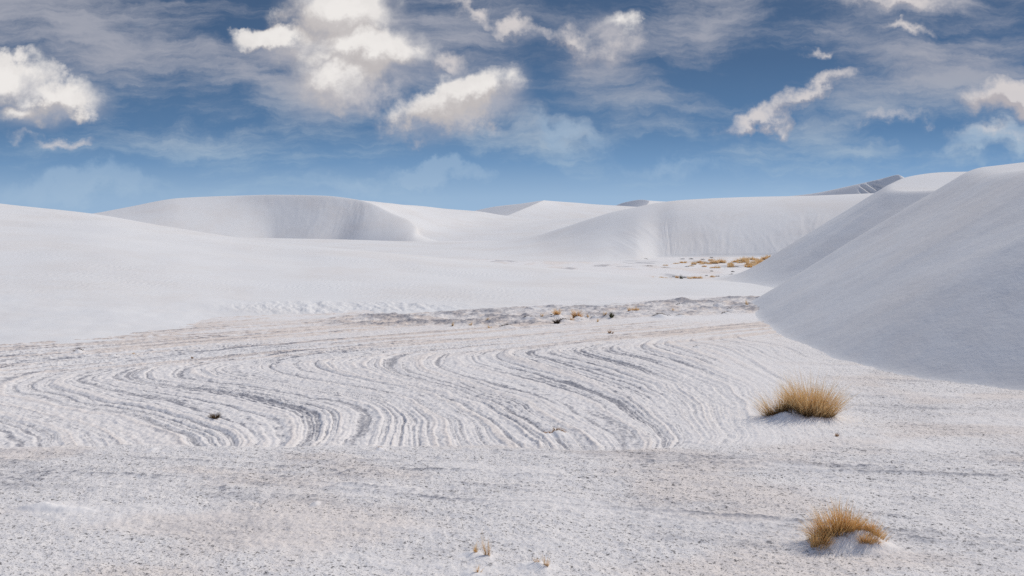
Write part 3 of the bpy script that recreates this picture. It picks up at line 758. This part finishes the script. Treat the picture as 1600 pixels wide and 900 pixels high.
# --- the two right dunes: a steep face rising from a curved toe line
def seg_dist(x, y, P):
    P = np.asarray(P, float)
    best = np.full(x.shape, 1e9); sgn = np.zeros(x.shape); arc = np.zeros(x.shape); L = 0.0
    for i in range(len(P) - 1):
        ax, ay = P[i]; bx, by = P[i + 1]
        dx, dy = bx - ax, by - ay; ll = dx * dx + dy * dy; ln = math.sqrt(ll)
        t = np.clip(((x - ax) * dx + (y - ay) * dy) / ll, 0, 1)
        qx = x - (ax + t * dx); qy = y - (ay + t * dy)
        d = np.hypot(qx, qy)
        cr = dx * (y - ay) - dy * (x - ax)
        k = d < best - 1e-9
        best = np.where(k, d, best); sgn = np.where(k, np.sign(cr), sgn); arc = np.where(k, L + t * ln, arc)
        L += ln
    return best * sgn, arc
def face_dune(name, toe_line, xs, ys, top, mat, w_toe, crown, seed, inside=-1, slope=0.645):
    toe_line = pchip(np.array(toe_line), 70)
    X, Y = np.meshgrid(xs, ys)
    x, y = X.ravel(), Y.ravel()
    d, arc = seg_dist(x, y, toe_line)
    d = d * inside
    d = d + 0.12 * fbm(x * 0.2, y * 0.2, 2, seed=seed) + 0.012 * fbm(x * 1.6, y * 1.6, 3, seed=seed + 2)
    dp = w_toe * np.logaddexp(0, d / w_toe)
    d0, w1 = top(x, y)
    q = np.clip((dp - d0) / w1, 0, 1)
    h = np.where(dp < d0, slope * dp, slope * (d0 + w1 * (q - q * q / 2)) + crown * w1 * q * q / 2 + crown * np.clip(dp - d0 - w1, 0, 16))
    rise = dp
    dd = np.clip(d, 0, 9)
    fl = sst(d, 0.4, 2.5) * (1 - sst(rise, 4.0, 7.0))
    h += fl * (0.035 * perlin(arc * 0.40 + 0.12 * d, d * 0.06, seed + 5) + 0.006 * perlin(arc * 1.9 + 0.3 * d, d * 0.16, seed + 6))
    h = h - 0.035
    V = np.stack([x, y, h], 1)
    return tag(grid_object(name, V, len(ys), len(xs), mat), kind='structure')
mat_face = mat_sand("shaded_face_sand", grain=3.2)
T9 = [(30, 7.5), (20, 9.2), (12, 11.2), (9.0, 12.7), (7.35, 14.3), (6.15, 16.0), (5.75, 18.0), (5.75, 20.5), (5.95, 23.0), (6.35, 26.0), (6.85, 28.8), (7.7, 31.0), (9.6, 33.2), (13, 35.5), (18, 37.5), (30, 40)]
def top9(x, y):
    return 5.25 + 0.55 * sst(y, 24.5, 29) + 0.15 * perlin(x * 0.15, y * 0.15, 205), 0.7 + 0 * x
face_dune("right_dune", T9, np.concatenate([np.linspace(3.0, 18, 330), np.linspace(18, 34, 60)[1:]]), np.concatenate([np.linspace(7, 38, 560), np.linspace(38, 44, 20)[1:]]), top9, mat_face, 0.065, 0.16, 201, inside=-1)
T8 = [(9.5, 34.0), (8.8, 35.6), (8.6, 37.4), (8.8, 39.6), (9.4, 41.6), (10.3, 43.6), (12.2, 46.0), (16, 49.5), (22, 53), (34, 57)]
def top8(x, y): return 5.2 + 1.50 * sst(y, 36.3, 42.5), 0.45 + 0 * x
face_dune("right_back_dune", T8, np.linspace(6, 36, 420), np.linspace(33, 58, 360), top8, mat_face, 0.40, 0.03, 221, inside=-1)

# ------------------------------------------------------------------ plants
def mat_grass(name, base, tip, pale):
    m = bpy.data.materials.new(name); m.use_nodes = True
    T = NT(m.node_tree)
    at = T.n('ShaderNodeVertexColor', layer_name='crust')
    sp = T.n('ShaderNodeSeparateColor'); T.put(sp.inputs[0], at.outputs[0])
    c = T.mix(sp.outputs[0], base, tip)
    c = T.mix(T.m('MULTIPLY', sp.outputs[1], 0.75), c, pale)
    d = T.n('ShaderNodeBsdfDiffuse'); T.put(d.inputs[0], c)
    tr = T.n('ShaderNodeBsdfTranslucent'); T.put(tr.inputs[0], c)
    mx = T.n('ShaderNodeMixShader'); mx.inputs[0].default_value = 0.20
    T.nt.links.new(d.outputs[0], mx.inputs[1]); T.nt.links.new(tr.outputs[0], mx.inputs[2])
    o = T.n('ShaderNodeOutputMaterial'); T.nt.links.new(mx.outputs[0], o.inputs[0])
    return m
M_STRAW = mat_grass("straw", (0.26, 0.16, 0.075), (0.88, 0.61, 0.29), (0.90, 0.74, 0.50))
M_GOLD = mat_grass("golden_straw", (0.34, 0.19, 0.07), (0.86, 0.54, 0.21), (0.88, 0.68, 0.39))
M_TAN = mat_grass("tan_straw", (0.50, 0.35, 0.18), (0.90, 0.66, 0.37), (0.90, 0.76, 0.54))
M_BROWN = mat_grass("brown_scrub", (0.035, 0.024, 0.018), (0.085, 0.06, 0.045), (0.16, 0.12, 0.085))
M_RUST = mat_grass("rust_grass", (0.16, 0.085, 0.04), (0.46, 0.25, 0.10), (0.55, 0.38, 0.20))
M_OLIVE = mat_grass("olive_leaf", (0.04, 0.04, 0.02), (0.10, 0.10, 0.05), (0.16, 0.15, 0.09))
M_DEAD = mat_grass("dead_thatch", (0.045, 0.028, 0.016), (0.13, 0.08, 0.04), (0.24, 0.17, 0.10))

def blades(name, bx, by, length, lean, az, width, mat, rng, parent=None, curl=0.35, org=(0, 0, 0), seg=3):
    """ribbons of grass rooted on the ground; bx.. are arrays of one value per blade"""
    n = len(bx)
    bz = field(bx, by)[0] - 0.012
    V = np.zeros((n, seg + 1, 2, 3)); Cc = np.zeros((n, seg + 1, 2, 4))
    th = lean.copy(); p = np.stack([bx, by, bz], 1)
    face = rng.uniform(0, np.pi, n)
    pale = np.clip(rng.normal(0.32, 0.38, n), 0, 1)
    sd = np.stack([np.cos(face), np.sin(face), np.zeros(n)], 1)
    for k in range(seg + 1):
        wk = width * (1 - k / (seg + 0.35))
        V[:, k, 0] = p - sd * wk[:, None] * 0.5; V[:, k, 1] = p + sd * wk[:, None] * 0.5
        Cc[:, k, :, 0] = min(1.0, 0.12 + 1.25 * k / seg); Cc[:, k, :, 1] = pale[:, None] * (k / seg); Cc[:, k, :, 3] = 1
        if k < seg:
            st = length / seg
            p = p + np.stack([np.sin(th) * np.cos(az), np.sin(th) * np.sin(az), np.cos(th)], 1) * st[:, None]
            th = th + curl * rng.uniform(0.0, 1.0, n)
            az = az + rng.normal(0, 0.12, n)
    V = V - np.array(org)
    idx = np.arange(n)[:, None] * (seg + 1) * 2
    F = np.concatenate([idx + np.array([2 * k, 2 * k + 1, 2 * k + 3, 2 * k + 2])[None] for k in range(seg)], 0).astype(np.int32)
    me = bpy.data.meshes.new(name)
    me.from_pydata(V.reshape(-1, 3).tolist(), [], F.tolist())
    a = me.color_attributes.new('crust', 'FLOAT_COLOR', 'POINT')
    a.data.foreach_set('color', Cc.reshape(-1).astype(np.float32))
    me.materials.append(mat)
    o = bpy.data.objects.new(name, me); COL.objects.link(o)
    if parent is None: o.location = org
    else: o.parent = parent
    return o
def tuft(name, X, Y, rx, ry, h, n, mat, seed, wid, spread=0.75, curl=0.35, arc=None, parent=None, org=None, up=0.05, vary=0.5, taper=0.25, bunch=34):
    rng = np.random.default_rng(seed)
    ang = rng.uniform(0, 2 * np.pi, n); rad = np.sqrt(rng.uniform(0, 1, n))
    # clumped roots: blades rise in small bunches
    nb = max(3, n // bunch)
    ba, br = rng.uniform(0, 2 * np.pi, nb), np.sqrt(rng.uniform(0, 1, nb))
    pick = rng.integers(0, nb, n)
    ux = 0.75 * br[pick] * np.cos(ba[pick]) + 0.25 * rad * np.cos(ang) + rng.normal(0, 0.03, n)
    uy = 0.75 * br[pick] * np.sin(ba[pick]) + 0.25 * rad * np.sin(ang) + rng.normal(0, 0.03, n)
    if arc is not None:
        tt = rng.uniform(-1, 1, n)
        ux = tt; uy = arc * (1 - tt * tt) + 0.25 * rng.normal(0, 1, n)
    bx = X + rx * ux; by = Y + ry * uy
    rr = np.hypot(ux, uy)
    az = np.arctan2(uy + rng.normal(0, 0.25, n), ux + rng.normal(0, 0.25, n))
    lean = np.clip(up + spread * rr + rng.normal(0, 0.13, n) + rng.normal(0, 0.16, nb)[pick], 0.0, 1.5)
    bh = rng.uniform(1 - vary, 1, nb)[pick]
    L = h * bh * rng.uniform(0.5, 1.1, n) * (1.0 - taper * np.clip(rr, 0, 1.3))
    o3 = org if org is not None else (X, Y, gz(X, Y))
    return blades(name, bx, by, L, lean, az, np.full(n, wid) * rng.uniform(0.7, 1.3, n), mat, rng, parent, curl, o3)

for i, (kind, X, Y, w, h, label, group) in enumerate(SITES):
    px = Y / 996.0                                                   # footprint of a render pixel there, for the coarsest useful blade
    org = (X, Y, gz(X, Y))
    if kind == 'clump' and w > 0.6:
        o = tuft("grass_clump", X + 0.14, Y + 0.02, 0.31, 0.22, 0.70, 1450, M_STRAW, 11, 0.0068, 0.95, 0.20, org=org, vary=0.45, taper=0.38)
        tag(o, label, "grass clump", group)
        tuft("outer_stalks", X - 0.20, Y + 0.04, 0.27, 0.18, 0.46, 520, M_STRAW, 14, 0.0062, 0.95, 0.18, parent=o, org=org, vary=0.55)
        tuft("dead_thatch", X, Y - 0.03, 0.44, 0.24, 0.20, 1100, M_DEAD, 12, 0.006, 0.9, 0.6, parent=o, org=org)
        tuft("seed_stalks", X + 0.02, Y, 0.42, 0.24, 0.68, 170, M_STRAW, 13, 0.004, 0.65, 0.12, parent=o, org=org)
    elif kind == 'drift':
        o = tuft("grass_clump", X + 0.00, Y + 0.07, 0.21, 0.11, 0.33, 900, M_GOLD, 21, 0.0045, 0.85, 0.22, org=org)
        tag(o, label, "grass clump", group)
        tuft("dead_thatch", X + 0.0, Y + 0.04, 0.28, 0.10, 0.09, 420, M_DEAD, 22, 0.004, 0.9, 0.6, parent=o, org=org)
        tuft("outer_stalks", X + 0.13, Y - 0.09, 0.09, 0.05, 0.13, 300, M_GOLD, 23, 0.0036, 0.9, 0.5, parent=o, org=org)
        tuft("outer_stalks", X + 0.23, Y + 0.03, 0.10, 0.08, 0.19, 380, M_GOLD, 25, 0.0040, 0.8, 0.3, parent=o, org=org)
        tuft("outer_stalks", X - 0.21, Y - 0.03, 0.11, 0.07, 0.20, 420, M_GOLD, 24, 0.0040, 0.9, 0.3, parent=o, org=org)
        tuft("seed_stalks", X, Y + 0.05, 0.24, 0.10, 0.33, 120, M_GOLD, 26, 0.003, 0.6, 0.1, parent=o, org=org)
    elif kind == 'clump':
        o = tuft("grass_tuft", X, Y, w * 0.50, w * 0.32, h * 1.5, 190, M_GOLD, 100 + i, px * 0.45, 0.7, 0.3, org=org)
        tag(o, label, "grass tuft", group)
    elif kind == 'thin':
        o = tuft("grass_tuft", X, Y, w * 0.30, w * 0.16, h * 1.5, 44 if Y < 9 else 40, M_GOLD if Y < 9 else M_TAN, 100 + i, px * 0.42, 0.38, 0.15, org=org)
        tag(o, label, "grass tuft", group)
    elif kind == 'sprig':
        o = tuft("grass_tuft", X, Y, w * 0.35, w * 0.2, h * 1.05, 90, M_RUST, 100 + i, px * 0.4, 0.8, 0.4, org=org)
        tag(o, label, "grass tuft", group)
    elif kind == 'far':
        o = tuft("grass_tuft", X, Y, w * 0.52, w * 0.45, h * 1.25, 120, M_TAN if i % 3 else M_GOLD, 100 + i, px * 0.55, 0.7, 0.3, org=org, bunch=6)
        tag(o, label, "grass tuft", group)
    elif kind == 'olive':
        o = tuft("bush", X, Y, w * 0.35, w * 0.25, h * 1.1, 170, M_OLIVE, 100 + i, px * 0.4, 0.45, 0.2, org=org)
        tag(o, label, "bush", group)
    elif kind == 'wiry':
        o = tuft("dry_shrub", X, Y, w * 0.42, w * 0.25, h * 1.6, 260, M_BROWN if h > w else M_DEAD, 100 + i, px * 0.40, 0.85, 0.4, org=org)
        tag(o, label, "shrub", group)
    elif kind == 'mat':
        near_m = Y < 17
        o = tuft("scrub_mat", X, Y, w * 0.52, max(w * 0.16, 0.03), h * 1.3, (420 if w > 15 * px and near_m else 170) if w > 6 * px else 70, M_RUST if near_m else M_BROWN, 100 + i, px * 0.42, 0.9, 0.7, arc=0.5, org=org)
        tag(o, label, "scrub", group)
